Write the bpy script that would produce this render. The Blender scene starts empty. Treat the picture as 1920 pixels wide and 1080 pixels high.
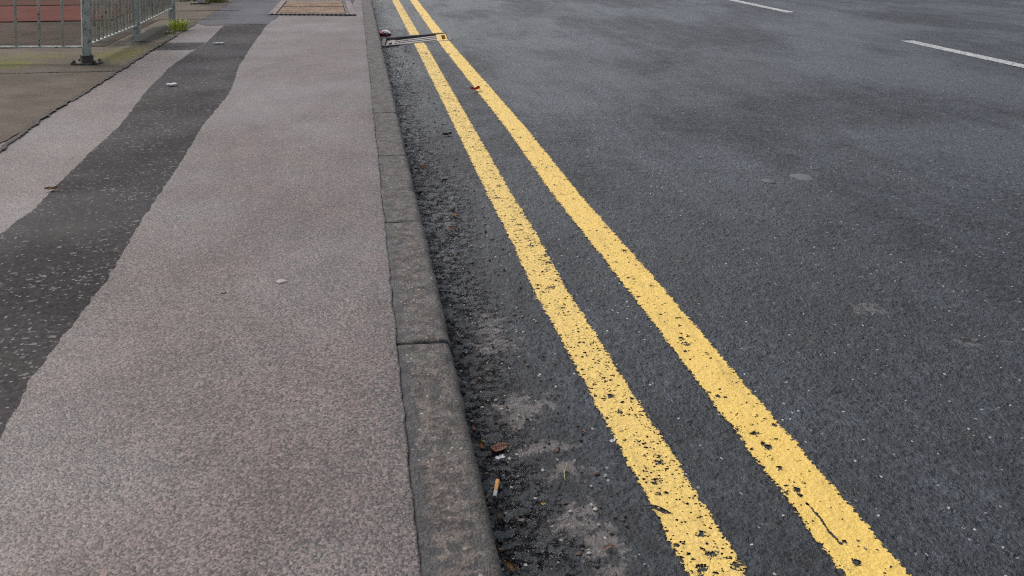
import bpy, bmesh, math, random
import numpy as np
from mathutils import Vector, noise as mnoise

R = math.radians
random.seed(4)
rng = np.random.default_rng(7)
scene = bpy.context.scene
COL = scene.collection

# ------------------------------------------------------------------ camera
F_PX, HORIZON, PITCH = 1767.0, -145.0, R(3)
YAW = math.atan(285 / F_PX)
EYE = 1.1
PRINCIPAL_Y = HORIZON + F_PX * math.tan(PITCH)
cam_data = bpy.data.cameras.new('camera')
cam = bpy.data.objects.new('camera', cam_data)
COL.objects.link(cam)
cam.location = (0, 0, EYE)
cam.rotation_euler = (R(90) - PITCH, 0, -YAW)
cam_data.sensor_width = 36
cam_data.lens = F_PX / 1920 * 36
cam_data.shift_y = -(540 - PRINCIPAL_Y) / 1920
cam_data.clip_end = 500
cam_data.clip_start = 0.05
scene.camera = cam

# ------------------------------------------------------------------ light: overcast daylight
SUN_EL, SUN_AZ = R(52), R(-45)            # azimuth measured from +Y, clockwise
world = bpy.data.worlds.new('World')
scene.world = world
world.use_nodes = True
wn = world.node_tree
bg = wn.nodes['Background']
sky = wn.nodes.new('ShaderNodeTexSky')
sky.sky_type = 'NISHITA'
sky.sun_disc = False
sky.sun_elevation = SUN_EL
sky.sun_rotation = SUN_AZ
sky.air_density = 1.0
sky.dust_density = 4.0
sky.ozone_density = 1.0
hs = wn.nodes.new('ShaderNodeHueSaturation')
hs.inputs['Saturation'].default_value = 0.60   # cloud cover: the blue mostly gone
wn.links.new(sky.outputs[0], hs.inputs['Color'])
wn.links.new(hs.outputs[0], bg.inputs['Color'])
bg.inputs['Strength'].default_value = 0.12
sun_data = bpy.data.lights.new('sun', 'SUN')
sun_data.energy = 1.0
sun_data.angle = R(35)
sun_data.color = (1.0, 0.95, 0.9)
sun = bpy.data.objects.new('sun', sun_data)
COL.objects.link(sun)
sd = Vector((math.sin(SUN_AZ) * math.cos(SUN_EL), math.cos(SUN_AZ) * math.cos(SUN_EL), math.sin(SUN_EL)))
sun.rotation_euler = sd.to_track_quat('Z', 'Y').to_euler()
scene.view_settings.view_transform = 'Standard'
scene.view_settings.look = 'None'
scene.view_settings.gamma = 1
scene.view_settings.exposure = 0.45
scene.cycles.use_denoising = False
scene.cycles.filter_width = 1.15


# ------------------------------------------------------------------ survey: a spot seen in the photo -> ground coordinates
def G(px, py, z=0.0):
    x, y, zz = (px - 960) / F_PX, 1.0, -(py - PRINCIPAL_Y) / F_PX
    y, zz = y * math.cos(PITCH) + zz * math.sin(PITCH), zz * math.cos(PITCH) - y * math.sin(PITCH)
    x, y = x * math.cos(YAW) + y * math.sin(YAW), -x * math.sin(YAW) + y * math.cos(YAW)
    t = (z - EYE) / zz
    return Vector((x * t, y * t, z))


PAV = 0.1          # pavement level above the road
DRIFT = -0.006     # the kerb line leans a touch
KL, KR = 0.088, 0.222


# ------------------------------------------------------------------ node helper
class NB:
    def __init__(s, name, rough=0.7, spec=0.5, disp=False):
        s.m = bpy.data.materials.new(name)
        s.m.use_nodes = True
        s.t = s.m.node_tree
        s.b = s.t.nodes['Principled BSDF']
        s.out = s.t.nodes['Material Output']
        s.b.inputs['Roughness'].default_value = rough
        s.b.inputs['Specular IOR Level'].default_value = spec
        if disp:
            s.m.displacement_method = 'BOTH'
        g = s.t.nodes.new('ShaderNodeNewGeometry')
        s.P = g.outputs['Position']

    def lk(s, a, sock):
        if isinstance(a, bpy.types.NodeSocket):
            s.t.links.new(a, sock)
        elif isinstance(a, (tuple, list)) and len(a) == 3 and sock.type == 'RGBA':
            sock.default_value = (*a, 1)
        else:
            sock.default_value = a

    def mth(s, op, a, b=0.0, c=0.0, clamp=False):
        n = s.t.nodes.new('ShaderNodeMath')
        n.operation = op
        n.use_clamp = clamp
        for i, v in enumerate((a, b, c)):
            s.lk(v, n.inputs[i])
        return n.outputs[0]

    def add(s, a, b): return s.mth('ADD', a, b)
    def sub(s, a, b): return s.mth('SUBTRACT', a, b)
    def mul(s, a, b): return s.mth('MULTIPLY', a, b)
    def mx(s, a, b): return s.mth('MAXIMUM', a, b)

    def rng(s, v, a, b, c=0.0, d=1.0, smooth=True):
        n = s.t.nodes.new('ShaderNodeMapRange')
        n.interpolation_type = 'SMOOTHSTEP' if smooth else 'LINEAR'
        n.clamp = True
        for i, x in enumerate((v, a, b, c, d)):
            s.lk(x, n.inputs[i])
        return n.outputs[0]

    def scl(s, v, sc, off=(0, 0, 0)):
        n = s.t.nodes.new('ShaderNodeMapping')
        s.t.links.new(v, n.inputs['Vector'])
        n.inputs['Scale'].default_value = sc
        n.inputs['Location'].default_value = off
        return n.outputs[0]

    def nz(s, scale, detail=2, rough=0.5, v=None, dim='2D', dist=0.0):
        n = s.t.nodes.new('ShaderNodeTexNoise')
        n.noise_dimensions = dim
        n.inputs['Scale'].default_value = scale
        n.inputs['Detail'].default_value = detail
        n.inputs['Roughness'].default_value = rough
        n.inputs['Distortion'].default_value = dist
        s.t.links.new(v or s.P, n.inputs['Vector'])
        return n.outputs['Fac']

    def vor(s, scale, v=None, feature='F1', dim='2D'):
        n = s.t.nodes.new('ShaderNodeTexVoronoi')
        n.voronoi_dimensions = dim
        n.feature = feature
        n.inputs['Scale'].default_value = scale
        s.t.links.new(v or s.P, n.inputs['Vector'])
        sp = s.t.nodes.new('ShaderNodeSeparateColor')
        s.t.links.new(n.outputs['Color'], sp.inputs[0])
        return n.outputs['Distance'], sp.outputs[0], sp.outputs[1], sp.outputs[2]

    def mix(s, f, a, b, kind='MIX'):
        n = s.t.nodes.new('ShaderNodeMix')
        n.data_type = 'RGBA'
        n.blend_type = kind
        s.lk(f, n.inputs[0])
        s.lk(a, n.inputs[6])
        s.lk(b, n.inputs[7])
        return n.outputs[2]

    def scalec(s, c, f):
        n = s.t.nodes.new('ShaderNodeVectorMath')
        n.operation = 'SCALE'
        if isinstance(c, bpy.types.NodeSocket):
            s.t.links.new(c, n.inputs[0])
        else:
            n.inputs[0].default_value = c
        s.lk(f, n.inputs['Scale'])
        return n.outputs[0]

    def attr(s, name):
        n = s.t.nodes.new('ShaderNodeAttribute')
        n.attribute_name = name
        return n.outputs['Fac']

    def xyz(s, v=None):
        n = s.t.nodes.new('ShaderNodeSeparateXYZ')
        s.t.links.new(v or s.P, n.inputs[0])
        return n.outputs

    def uv(s):
        n = s.t.nodes.new('ShaderNodeUVMap')
        return n.outputs[0]

    def color(s, c): s.lk(c, s.b.inputs['Base Color'])
    def rough(s, r): s.lk(r, s.b.inputs['Roughness'])

    def bump(s, h, dist=0.002, strength=1.0):
        n = s.t.nodes.new('ShaderNodeBump')
        n.inputs['Distance'].default_value = dist
        n.inputs['Strength'].default_value = strength
        s.t.links.new(h, n.inputs['Height'])
        s.t.links.new(n.outputs[0], s.b.inputs['Normal'])

    def displace(s, h):
        n = s.t.nodes.new('ShaderNodeDisplacement')
        n.inputs['Midlevel'].default_value = 0
        n.inputs['Scale'].default_value = 1
        s.t.links.new(h, n.inputs['Height'])
        s.t.links.new(n.outputs[0], s.out.inputs['Displacement'])

    def alpha(s, a): s.lk(a, s.b.inputs['Alpha'])


def asphalt_height(n):
    """relief of the carriageway in metres; the painted lines ride on the same stones"""
    d1, r1, _, _ = n.vor(105)
    stones = n.mul(n.sub(0.45, d1), n.mul(n.mul(r1, r1), 0.0055))
    fine = n.mul(n.sub(n.nz(85, 4, 0.68), 0.5), 0.0080)
    mid = n.mul(n.sub(n.nz(38, 3, 0.55), 0.5), 0.0085)
    gut = n.attr('gutter')
    pl = n.nz(27, 5, 0.66, n.scl(n.P, (1.0, 1.25, 1)))
    lumps = n.mul(n.mul(n.sub(n.rng(pl, 0.40, 0.53), 0.6), 0.0085), gut)      # flat stone tops with deep pits between
    wave = n.mul(n.sub(n.nz(3, 2), 0.5), 0.006)
    return n.add(n.add(n.add(stones, fine), n.add(mid, lumps)), wave)


# ------------------------------------------------------------------ materials of the setting
def mat_road():
    n = NB('asphalt', disp=True)
    d1, r1, r2, r3 = n.vor(95)
    _, q1, q2, q3 = n.vor(60)
    gut = n.attr('gutter')
    silt = n.attr('silt')
    tone = n.rng(r2, 0, 1, 0.55, 1.5, False)
    tone = n.mul(tone, n.rng(n.nz(140, 3, 0.65), 0.3, 0.7, 0.6, 1.4, False))
    clump = n.nz(30, 6, 0.74)
    tone = n.mul(tone, n.rng(clump, 0.36, 0.64, 0.40, 1.75, False))
    mott = n.rng(n.nz(5, 4, 0.6), 0.3, 0.7, 0.75, 1.25)
    worn = n.add(n.attr('worn'), n.mul(n.sub(n.nz(6, 6, 0.72), 0.5), 1.8))
    tone = n.mul(tone, n.rng(worn, -0.8, 0.8, 0.68, 1.4))  # wet sheen put into the colour: polished stretches lighter, coarse ones darker
    track = n.mul(n.rng(n.nz(1.1, 3, 0.55, n.scl(n.P, (1, 0.35, 1))), 0.35, 0.65, 0.75, 1.25), n.rng(n.nz(7, 4, 0.65, n.scl(n.P, (1, 0.16, 1), (2, 5, 0))), 0.36, 0.64, 0.72, 1.3))
    tone = n.mul(n.mul(tone, mott), track)
    base = n.mix(r3, (0.0074, 0.0104, 0.0138), (0.0118, 0.0145, 0.0176))
    base = n.mix(n.rng(n.nz(9, 2), 0.5, 0.75, 0, 0.45), base, (0.0155, 0.0165, 0.0180))
    c = n.scalec(base, tone)
    # pale stones and grit
    _, s1, s2, _ = n.vor(120, n.scl(n.P, (1, 1, 1), (3.3, 1.7, 0)))
    sd1 = n.vor(120, n.scl(n.P, (1, 1, 1), (3.3, 1.7, 0)))[0]
    sp = n.mul(n.rng(s1, 0.9895, 0.9900), n.rng(sd1, 0.42, 0.30))
    c = n.mix(sp, c, n.mix(s2, (0.16, 0.17, 0.18), (0.50, 0.50, 0.46)))
    sp2 = n.mul(n.rng(q1, 0.972, 0.976), 0.55)
    c = n.mix(sp2, c, (0.055, 0.06, 0.066))
    # worn, soft silt lying in the gutter
    sm = n.rng(n.add(silt, n.mul(n.sub(n.nz(30, 6, 0.7), 0.5), 2.6)), 0.42, 0.72)
    c = n.mix(n.mul(sm, 0.85), c, n.mix(n.nz(70, 3), (0.080, 0.068, 0.061), (0.125, 0.107, 0.096)))
    c = n.mix(n.mul(gut, n.rng(n.nz(16, 3), 0.38, 0.55, 0, 0.75)), c, (0.006, 0.0065, 0.0075))
    n.color(c)
    damp = n.nz(0.9, 4, 0.6, n.scl(n.P, (1.0, 0.55, 1), (4.2, 1.3, 0)))
    ro = n.rng(damp, 0.35, 0.65, 0.60, 0.34)
    n.b.inputs['Specular IOR Level'].default_value = 0.62
    wet = n.mul(gut, n.rng(n.nz(9, 4, 0.6), 0.36, 0.54))
    ro = n.sub(ro, n.rng(worn, -0.8, 0.8, -0.10, 0.12))
    ro = n.sub(ro, n.mul(wet, 0.36))
    ro = n.add(ro, n.mul(n.sub(n.nz(36, 5, 0.72, n.scl(n.P, (1, 1, 1), (8, 2, 0))), 0.5), 0.7))
    ro = n.add(ro, n.mul(n.sub(n.nz(6, 4, 0.65, n.scl(n.P, (1, 0.14, 1), (7, 3, 0))), 0.5), 0.35))
    n.rough(n.add(ro, n.mul(n.sub(r1, 0.5), 0.12)))
    n.displace(n.mul(asphalt_height(n), n.sub(1.0, n.mul(sm, 0.55))))
    return n.m


def mat_paint(name, c1, c2, half, wear, dirty, thr3):
    n = NB(name, rough=0.5, disp=True)
    ux, uy, _ = n.xyz(n.uv())
    edge = n.sub(half, n.mth('ABSOLUTE', ux))
    edge = n.add(edge, n.mul(n.sub(n.nz(80, 4, 0.7), 0.5), 0.032))
    edge = n.add(edge, n.mul(n.sub(n.nz(17, 2), 0.5), 0.014))
    keep = n.rng(edge, -0.0008, 0.0012)
    pat = n.rng(n.nz(7, 3, 0.6), 0.38, 0.62)            # where wear gathers
    v1 = n.scl(n.P, (1, 1, 1), (0.31, 0.17, 0))
    wv = n.nz(110, 4, 0.7)
    for sc, thr, size, seed in ((75, thr3[0], 0.38, 0.0), (30, thr3[1], 0.32, 2.7), (150, thr3[2], 0.36, 5.1)):
        vv = n.scl(n.P, (1, 1, 1), (seed, seed * 0.7, 0))
        d, a, b, _ = n.vor(sc, vv)
        d = n.add(d, n.mul(n.sub(wv, 0.5), 1.9))
        th = n.sub(thr, n.mul(pat, wear))
        hole = n.mul(n.rng(a, th, n.add(th, 0.01)), n.rng(d, n.mul(size, n.add(0.35, n.mul(b, 0.8))), n.mul(size, n.add(0.25, n.mul(b, 0.8)))))
        keep = n.mul(keep, n.sub(1.0, hole))
    keep = n.mul(keep, n.sub(1.0, n.rng(n.add(n.attr('chip'), n.mul(n.sub(n.nz(95, 4, 0.7), 0.5), 1.5)), 0.5, 0.62)))
    n.alpha(keep)
    c = n.mix(n.nz(26, 4, 0.6), c1, c2)
    g = n.rng(n.nz(110, 3, 0.6), 0.5, 0.72, 0, dirty)
    c = n.mix(g, c, (0.30, 0.22, 0.10) if c1[2] < 0.4 else (0.3, 0.3, 0.3))
    c = n.mix(n.rng(n.nz(11, 5, 0.7, n.scl(n.P, (1.6, 0.5, 1))), 0.52, 0.72, 0, 0.38), c, n.scalec(c1, 0.5))
    n.color(c)
    n.displace(n.add(n.mul(asphalt_height(n), 0.42), 0.0022))
    return n.m


def mat_pavement(name, a, b, cc, contrast=1.0, speck=0.0, rough=0.75, cell=150, spec=0.5):
    n = NB(name, disp=True, spec=spec)
    d1, r1, r2, r3 = n.vor(cell)
    d2, s1, s2, s3 = n.vor(150 if not speck else 85)
    x, y, z = n.xyz()
    tone = n.rng(r1, 0, 1, 1 - 0.45 * contrast, 1 + 0.45 * contrast, False)
    tone = n.mul(tone, n.rng(n.nz(190, 3, 0.7), 0.3, 0.7, 1 - 0.38 * contrast, 1 + 0.38 * contrast, False))
    mott = n.mul(n.rng(n.nz(2.2, 5, 0.62), 0.32, 0.68, 0.88, 1.11), n.rng(n.nz(9, 5, 0.65), 0.32, 0.68, 0.91, 1.09))
    base = n.mix(n.rng(n.nz(3.0, 4, 0.6, n.scl(n.P, (1, 1, 1), (5, 2, 0))), 0.35, 0.65), a, b)
    base = n.mix(n.rng(r2, 0.55, 0.95, 0, 0.55), base, cc)
    c = n.scalec(base, n.mul(tone, mott))
    # odd dark and pale grains
    c = n.mix(n.rng(s1, 0.965, 0.968, 0, 0.7), c, n.scalec(a, 0.35))
    c = n.mix(n.rng(s2, 0.955, 0.96, 0, 0.65), c, n.scalec(a, 2.2))
    c = n.mix(n.rng(s3, 0.95, 0.955, 0, 0.5), c, n.scalec(cc, 1.5))
    if speck:
        v = n.scl(n.P, (1, 1, 1), (1.9, 7.3, 0))
        e1, t1, t2, t3 = n.vor(95, v)
        e1 = n.add(e1, n.mul(n.sub(n.nz(160, 2), 0.5), 0.5))
        th = n.rng(n.nz(3.5, 2), 0.35, 0.65, 0.94, 0.83)
        c = n.mix(n.mul(n.rng(t1, th, n.add(th, 0.01)), n.rng(e1, 0.42, 0.28)), c, n.mix(t2, (0.06, 0.057, 0.053), (0.23, 0.215, 0.20)))
        v3 = n.scl(n.P, (0.8, 1.2, 1), (11.9, 3.3, 0))
        f1, u1, u2, u3 = n.vor(42, v3)
        f1 = n.add(f1, n.mul(n.sub(n.nz(110, 3), 0.5), 0.7))
        c = n.mix(n.mul(n.rng(u1, n.add(th, 0.055), n.add(th, 0.065)), n.rng(f1, 0.36, 0.24)), c, n.mix(u2, (0.05, 0.048, 0.046), (0.17, 0.163, 0.15)))
        c = n.mix(n.rng(n.nz(2.4, 3, v=v), 0.52, 0.7, 0, 0.35), c, (0.046, 0.042, 0.034))
    n.color(c)
    n.rough(n.rng(n.nz(1.3, 3), 0.35, 0.65, rough - 0.1, rough + 0.08))
    h = n.mul(n.sub(0.45, d1), n.add(0.0003, n.mul(r2, 0.0006)))
    h = n.add(h, n.mul(n.sub(n.nz(120, 3, 0.6), 0.5), 0.0013))
    h = n.add(h, n.mul(n.sub(n.nz(2.5, 3), 0.5), 0.007))
    n.displace(h)
    return n.m


def mat_kerb():
    n = NB('kerb_concrete')
    x, y, z = n.xyz()
    across = n.sub(n.add(x, n.mul(y, -DRIFT)), KL)
    d, r1, r2, r3 = n.vor(170)
    grain = n.mul(n.rng(r1, 0, 1, 0.75, 1.28, False), n.rng(n.nz(230, 3, 0.65), 0.3, 0.7, 0.75, 1.25, False))
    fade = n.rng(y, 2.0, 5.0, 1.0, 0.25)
    blot = n.rng(n.nz(36, 6, 0.72), 0.44, 0.58)
    dark = n.mix(n.rng(n.nz(12, 3), 0.4, 0.62), (0.043, 0.037, 0.032), (0.034, 0.032, 0.031))
    pale = n.mix(n.nz(55, 2), (0.140, 0.111, 0.091), (0.092, 0.074, 0.061))
    mid = (0.055, 0.048, 0.040)
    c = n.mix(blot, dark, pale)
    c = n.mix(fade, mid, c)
    c = n.mix(n.rng(n.nz(6, 3, v=n.scl(n.P, (1, 1, 1), (3, 3, 0))), 0.55, 0.72, 0, 0.35), c, (0.085, 0.092, 0.066))
    band = n.rng(n.add(across, n.mul(n.sub(n.nz(28, 4, 0.6), 0.5), 0.05)), 0.018, 0.036, 0.9, 0)
    c = n.mix(n.mul(band, fade), c, (0.046, 0.044, 0.043))
    rim = n.rng(n.add(across, n.mul(n.sub(n.nz(40, 3), 0.5), 0.02)), 0.096, 0.116, 0, 0.75)
    c = n.mix(rim, c, (0.062, 0.056, 0.050))
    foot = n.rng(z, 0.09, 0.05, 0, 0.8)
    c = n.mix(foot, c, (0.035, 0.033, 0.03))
    c = n.scalec(c, grain)
    st = n.vor(120)
    c = n.mix(n.mul(n.rng(st[1], 0.972, 0.976, 0, 0.8), n.rng(n.add(st[0], n.mul(n.sub(n.nz(240, 2), .5), .5)), .42, .3)), c, n.mix(st[2], (0.30, 0.20, 0.15), (0.34, 0.33, 0.31)))
    n.color(c)
    n.rough(n.rng(n.nz(20, 3), 0.4, 0.6, 0.55, 0.75))
    h = n.add(n.mul(n.nz(60, 5, 0.7), 1.0), n.mul(d, -0.3))
    n.bump(h, 0.006, 0.9)
    return n.m


def mat_apron():
    n = NB('stained_concrete')
    moss = n.attr('moss')
    soil = n.attr('soil')
    c = n.mix(n.rng(n.nz(2.3, 4, 0.6), 0.35, 0.65), (0.098, 0.079, 0.060), (0.132, 0.108, 0.085))
    c = n.mix(n.rng(n.nz(6, 4, 0.6, n.scl(n.P, (0.5, 1, 1))), 0.5, 0.75, 0, 0.6), c, (0.072, 0.060, 0.042))
    c = n.scalec(c, n.rng(n.nz(150, 3, 0.7), 0.3, 0.7, 0.78, 1.22, False))
    so = n.rng(n.add(soil, n.mul(n.sub(n.nz(14, 4, 0.65), 0.5), 0.9)), 0.35, 0.65)
    c = n.mix(so, c, n.mix(n.nz(40, 3), (0.016, 0.018, 0.012), (0.042, 0.037, 0.028)))
    mo = n.rng(n.add(moss, n.mul(n.sub(n.nz(9, 5, 0.65), 0.5), 1.5)), 0.25, 1.0, 0, 0.85)
    c = n.mix(mo, c, n.mix(n.nz(30, 3), (0.115, 0.112, 0.028), (0.15, 0.150, 0.034)))
    n.color(c)
    n.rough(0.85)
    n.b.inputs['Specular IOR Level'].default_value = 0.15
    n.bump(n.nz(70, 4, 0.65), 0.004, 0.7)
    return n.m


def mat_noise(name, c1, c2, scale, rough=0.8, grain=0.2, gscale=150, bumpd=0.003, extra=None, metal=0.0, dim='3D', bscale=None, spec=0.3):
    n = NB(name, rough=rough, spec=spec)
    c = n.mix(n.rng(n.nz(scale, 4, 0.6, dim=dim), 0.35, 0.65), c1, c2)
    if extra:
        ec, es, lo = extra
        c = n.mix(n.rng(n.nz(es, 4, 0.65, dim=dim), lo, lo + 0.1), c, ec)
    c = n.scalec(c, n.rng(n.nz(gscale, 3, 0.7, dim=dim), 0.3, 0.7, 1 - grain, 1 + grain, False))
    n.color(c)
    n.b.inputs['Metallic'].default_value = metal
    n.bump(n.nz(bscale or gscale * 0.6, 4, 0.65, dim=dim), bumpd, 0.8)
    return n.m


def mat_crack():
    n = NB('dirt_in_crack', rough=0.9)
    ux, uy, _ = n.xyz(n.uv())
    e = n.sub(n.attr('halfw'), n.mth('ABSOLUTE', n.add(ux, n.mul(n.sub(n.nz(7, 3, 0.6), 0.5), 0.05))))
    e = n.add(e, n.mul(n.sub(n.nz(45, 4, 0.7), 0.5), 0.03))
    n.alpha(n.rng(e, -0.001, 0.002))
    n.color(n.mix(n.nz(60, 3), (0.030, 0.026, 0.020), (0.085, 0.072, 0.052)))
    return n.m


# ------------------------------------------------------------------ object helpers
def tag(o, label=None, cat=None, group=None, kind=None):
    if label: o['label'] = label
    if cat: o['category'] = cat
    if group: o['group'] = group
    if kind: o['kind'] = kind
    return o


def link(name, me, mats, parent=None):
    o = bpy.data.objects.new(name, me)
    for m in (mats if isinstance(mats, (list, tuple)) else [mats]):
        me.materials.append(m)
    COL.objects.link(o)
    if parent: o.parent = parent
    return o


def empty(name, loc, rz=0.0):
    o = bpy.data.objects.new(name, None)
    o.empty_display_size = 0.1
    o.location = loc
    o.rotation_euler = (0, 0, rz)
    COL.objects.link(o)
    return o


def from_bm(name, bm, mats, parent=None, smooth=False):
    me = bpy.data.meshes.new(name)
    bmesh.ops.recalc_face_normals(bm, faces=bm.faces)
    bm.to_mesh(me)
    bm.free()
    if smooth:
        me.polygons.foreach_set('use_smooth', [True] * len(me.polygons))
    return link(name, me, mats, parent)


def np_mesh(name, V, Q, mats, parent=None, smooth=True, attrs=None, uv=None):
    me = bpy.data.meshes.new(name)
    me.vertices.add(len(V))
    me.vertices.foreach_set('co', np.ascontiguousarray(V, dtype=np.float32).ravel())
    me.loops.add(Q.size)
    me.loops.foreach_set('vertex_index', np.ascontiguousarray(Q, dtype=np.int32).ravel())
    me.polygons.add(len(Q))
    me.polygons.foreach_set('loop_start', np.arange(0, Q.size, 4, dtype=np.int32))
    me.update(calc_edges=True)
    if smooth:
        me.polygons.foreach_set('use_smooth', np.ones(len(Q), dtype=bool))
    for k, v in (attrs or {}).items():
        a = me.attributes.new(k, 'FLOAT', 'POINT')
        a.data.foreach_set('value', np.ascontiguousarray(v, dtype=np.float32).ravel())
    if uv is not None:
        u = me.uv_layers.new(name='UVMap')
        u.data.foreach_set('uv', np.ascontiguousarray(uv[Q.ravel()], dtype=np.float32).ravel())
    return link(name, me, mats, parent)


def grid_quads(nr, nc):
    i = np.arange(nr - 1)[:, None] * nc + np.arange(nc - 1)[None, :]
    return np.stack([i, i + 1, i + nc + 1, i + nc], -1).reshape(-1, 4)


def smooth_noise(v, seed, scale):
    return np.array([mnoise.noise(Vector((a * scale, seed * 7.31, 0.5))) for a in v])


def rows_from(y0, y1, near=0.004, k=0.0011):
    out = [y0]
    while out[-1] < y1:
        out.append(out[-1] + max(near, k * out[-1] ** 2))
    return np.array(out)


def gauss_field(X, Y, spots):
    f = np.zeros_like(X)
    for (p, rx, ry, a) in spots:
        f = np.maximum(f, a * np.exp(-(((X - p.x) / rx) ** 2 + ((Y - p.y) / ry) ** 2)))
    return f


def polyfield(X, Y, pts, w):
    """1 on a polyline, fading to 0 at w"""
    d = np.full(X.shape, 1e9)
    for a, b in zip(pts[:-1], pts[1:]):
        ax, ay, bx, by = a.x, a.y, b.x, b.y
        L = (bx - ax) ** 2 + (by - ay) ** 2
        t = np.clip(((X - ax) * (bx - ax) + (Y - ay) * (by - ay)) / L, 0, 1)
        d = np.minimum(d, np.hypot(X - ax - t * (bx - ax), Y - ay - t * (by - ay)))
    return np.clip(1 - d / w, 0, 1)


def gutter_field(X, Y):
    u = X - (KR + DRIFT * Y)
    edge = 0.23 + 0.03 * np.sin(Y * 2.1) + 0.02 * np.sin(Y * 5.3 + 1)
    return np.clip((edge - u) / 0.12, 0, 1)


# ================================================================== THE SETTING
M_ROAD = mat_road()
M_PAVE = mat_pavement('pink_grey_tarmac', (0.108, 0.085, 0.077), (0.101, 0.089, 0.081), (0.138, 0.092, 0.078), 1.3, rough=0.56, cell=215)
M_PATCH = mat_pavement('dark_trench_tarmac', (0.018, 0.0165, 0.018), (0.024, 0.0215, 0.0215), (0.040, 0.028, 0.028), 1.0, speck=1.0, rough=0.74, cell=110, spec=0.2)
M_NEWPATCH = mat_pavement('blue_grey_tarmac', (0.034, 0.033, 0.043), (0.043, 0.042, 0.052), (0.048, 0.041, 0.048), 0.5, rough=0.68, spec=0.32)
M_KERB = mat_kerb()
M_APRON = mat_apron()
M_DARK = mat_noise('dark_earth', (0.03, 0.027, 0.022), (0.055, 0.048, 0.04), 20, 0.9)
M_CRACK = mat_crack()
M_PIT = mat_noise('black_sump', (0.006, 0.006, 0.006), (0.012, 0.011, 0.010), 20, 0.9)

# ground sheet to the horizon, below everything
bm = bmesh.new()
bmesh.ops.create_grid(bm, x_segments=2, y_segments=2, size=300)
for v in bm.verts: v.co.z = -0.35
tag(from_bm('ground', bm, mat_noise('soil', (0.06, 0.055, 0.045), (0.09, 0.085, 0.06), 1.0)), kind='structure')

GRATE = [G(716, 86), G(846, 75.5), G(840, 61.5), G(720, 72)]
gc = sum(GRATE, Vector()) / 4


def inside_quad(X, Y, q):
    m = np.ones(X.shape, dtype=bool)
    for a, b in zip(q, q[1:] + q[:1]):
        m &= ((b.x - a.x) * (Y - a.y) - (b.y - a.y) * (X - a.x)) > 0
    return m


# --- carriageway
ys = np.concatenate([rows_from(0.85, 14.5, 0.004, 0.0007), np.array([17, 22, 30, 45, 70, 110, 160])])
xs = [0.0]
while xs[-1] < 9.0:
    xs.append(xs[-1] + (0.004 if xs[-1] < 1.5 else min(0.05, 0.004 + (xs[-1] - 1.5) * 0.006)))
xs = np.array(xs)
XX, YY = np.meshgrid(KR - 0.012 + xs, ys)
XX = XX + DRIFT * YY
gut = gutter_field(XX, YY)
silt = gauss_field(XX, YY, [
    (G(908, 606), .06, .09, .95), (G(926, 642), .07, .07, .95), (G(965, 762), .05, .085, 1.1), (G(1005, 760), .05, .05, .7),
    (G(1075, 975), .05, .05, 1.0), (G(1125, 1015), .05, .045, .95), (G(1060, 880), .06, .035, .8), (G(1020, 835), .08, .03, .75),
    (G(1110, 955), .03, .03, .8), (G(1140, 1070), .05, .03, .9), (G(905, 700), .05, .06, .6), (G(1630, 578), .05, .05, .8), (G(1810, 640), .05, .05, .55)])
worn = gauss_field(XX, YY, [(G(1060, 150), .35, 1.6, .9), (G(1000, 60), .4, 3.0, .8), (G(1300, 320), .35, .7, .8), (G(1180, 250), .25, .9, .6),
                            (G(1560, 60), .8, 2.0, .6), (G(1660, 140), .6, .8, .55), (G(1100, 640), .12, .6, .4), (G(1900, 300), .5, .5, .4)])  # smooth polished stretches, whose damp sheen also lightens the colour
worn -= 0.4 * gauss_field(XX, YY, [(G(1360, 160), .35, .5, .9), (G(1420, 155), .6, .22, .9), (G(1290, 235), .2, .8, .9), (G(1400, 260), .25, .8, .8), (G(1130, 60), .22, 2.5, .7),
                             (G(1620, 180), .9, .25, .7), (G(1720, 220), .8, .2, .6), (G(1480, 380), .3, .5, .5), (G(1850, 30), 1.2, 1.0, .5)])
Zr = -0.012 * gut
V = np.stack([XX, YY, Zr], -1).reshape(-1, 3)
Q = grid_quads(len(ys), len(xs))
cen = V[Q].mean(1)
Q = Q[~inside_quad(cen[:, 0], cen[:, 1], GRATE)]
road = np_mesh('road', V, Q, M_ROAD, attrs={'gutter': gut.ravel(), 'silt': silt.ravel(), 'worn': worn.ravel()})
tag(road, kind='structure')

# --- pavement (pink-grey tarmac), one sheet from the concrete to the kerb
ysp = np.concatenate([rows_from(0.85, 14.5), np.array([17, 22, 30, 45, 70, 110, 160])])
xp = [0.0]
while xp[-1] < 2.2:
    xp.append(xp[-1] + (0.0045 if xp[-1] < 1.0 else min(0.012, 0.0045 + (xp[-1] - 1.0) * 0.01)))
xp = np.array([-0.0005] + xp)[::-1]
rag = smooth_noise(ysp, 3, 30) * 0.003 + smooth_noise(ysp, 9, 6) * 0.003
XX, YY = np.meshgrid(-xp, ysp)
w = np.exp(XX / 0.03)
XX = XX + KL + 0.004 + DRIFT * YY + rag[:, None] * w
ZZ = np.full(XX.shape, PAV + 0.006) - 0.003 * w
ZZ[:, -1] = PAV - 0.05
PV = np.stack([XX, YY, ZZ], -1).reshape(-1, 3)
PQ = grid_quads(*XX.shape)


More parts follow.
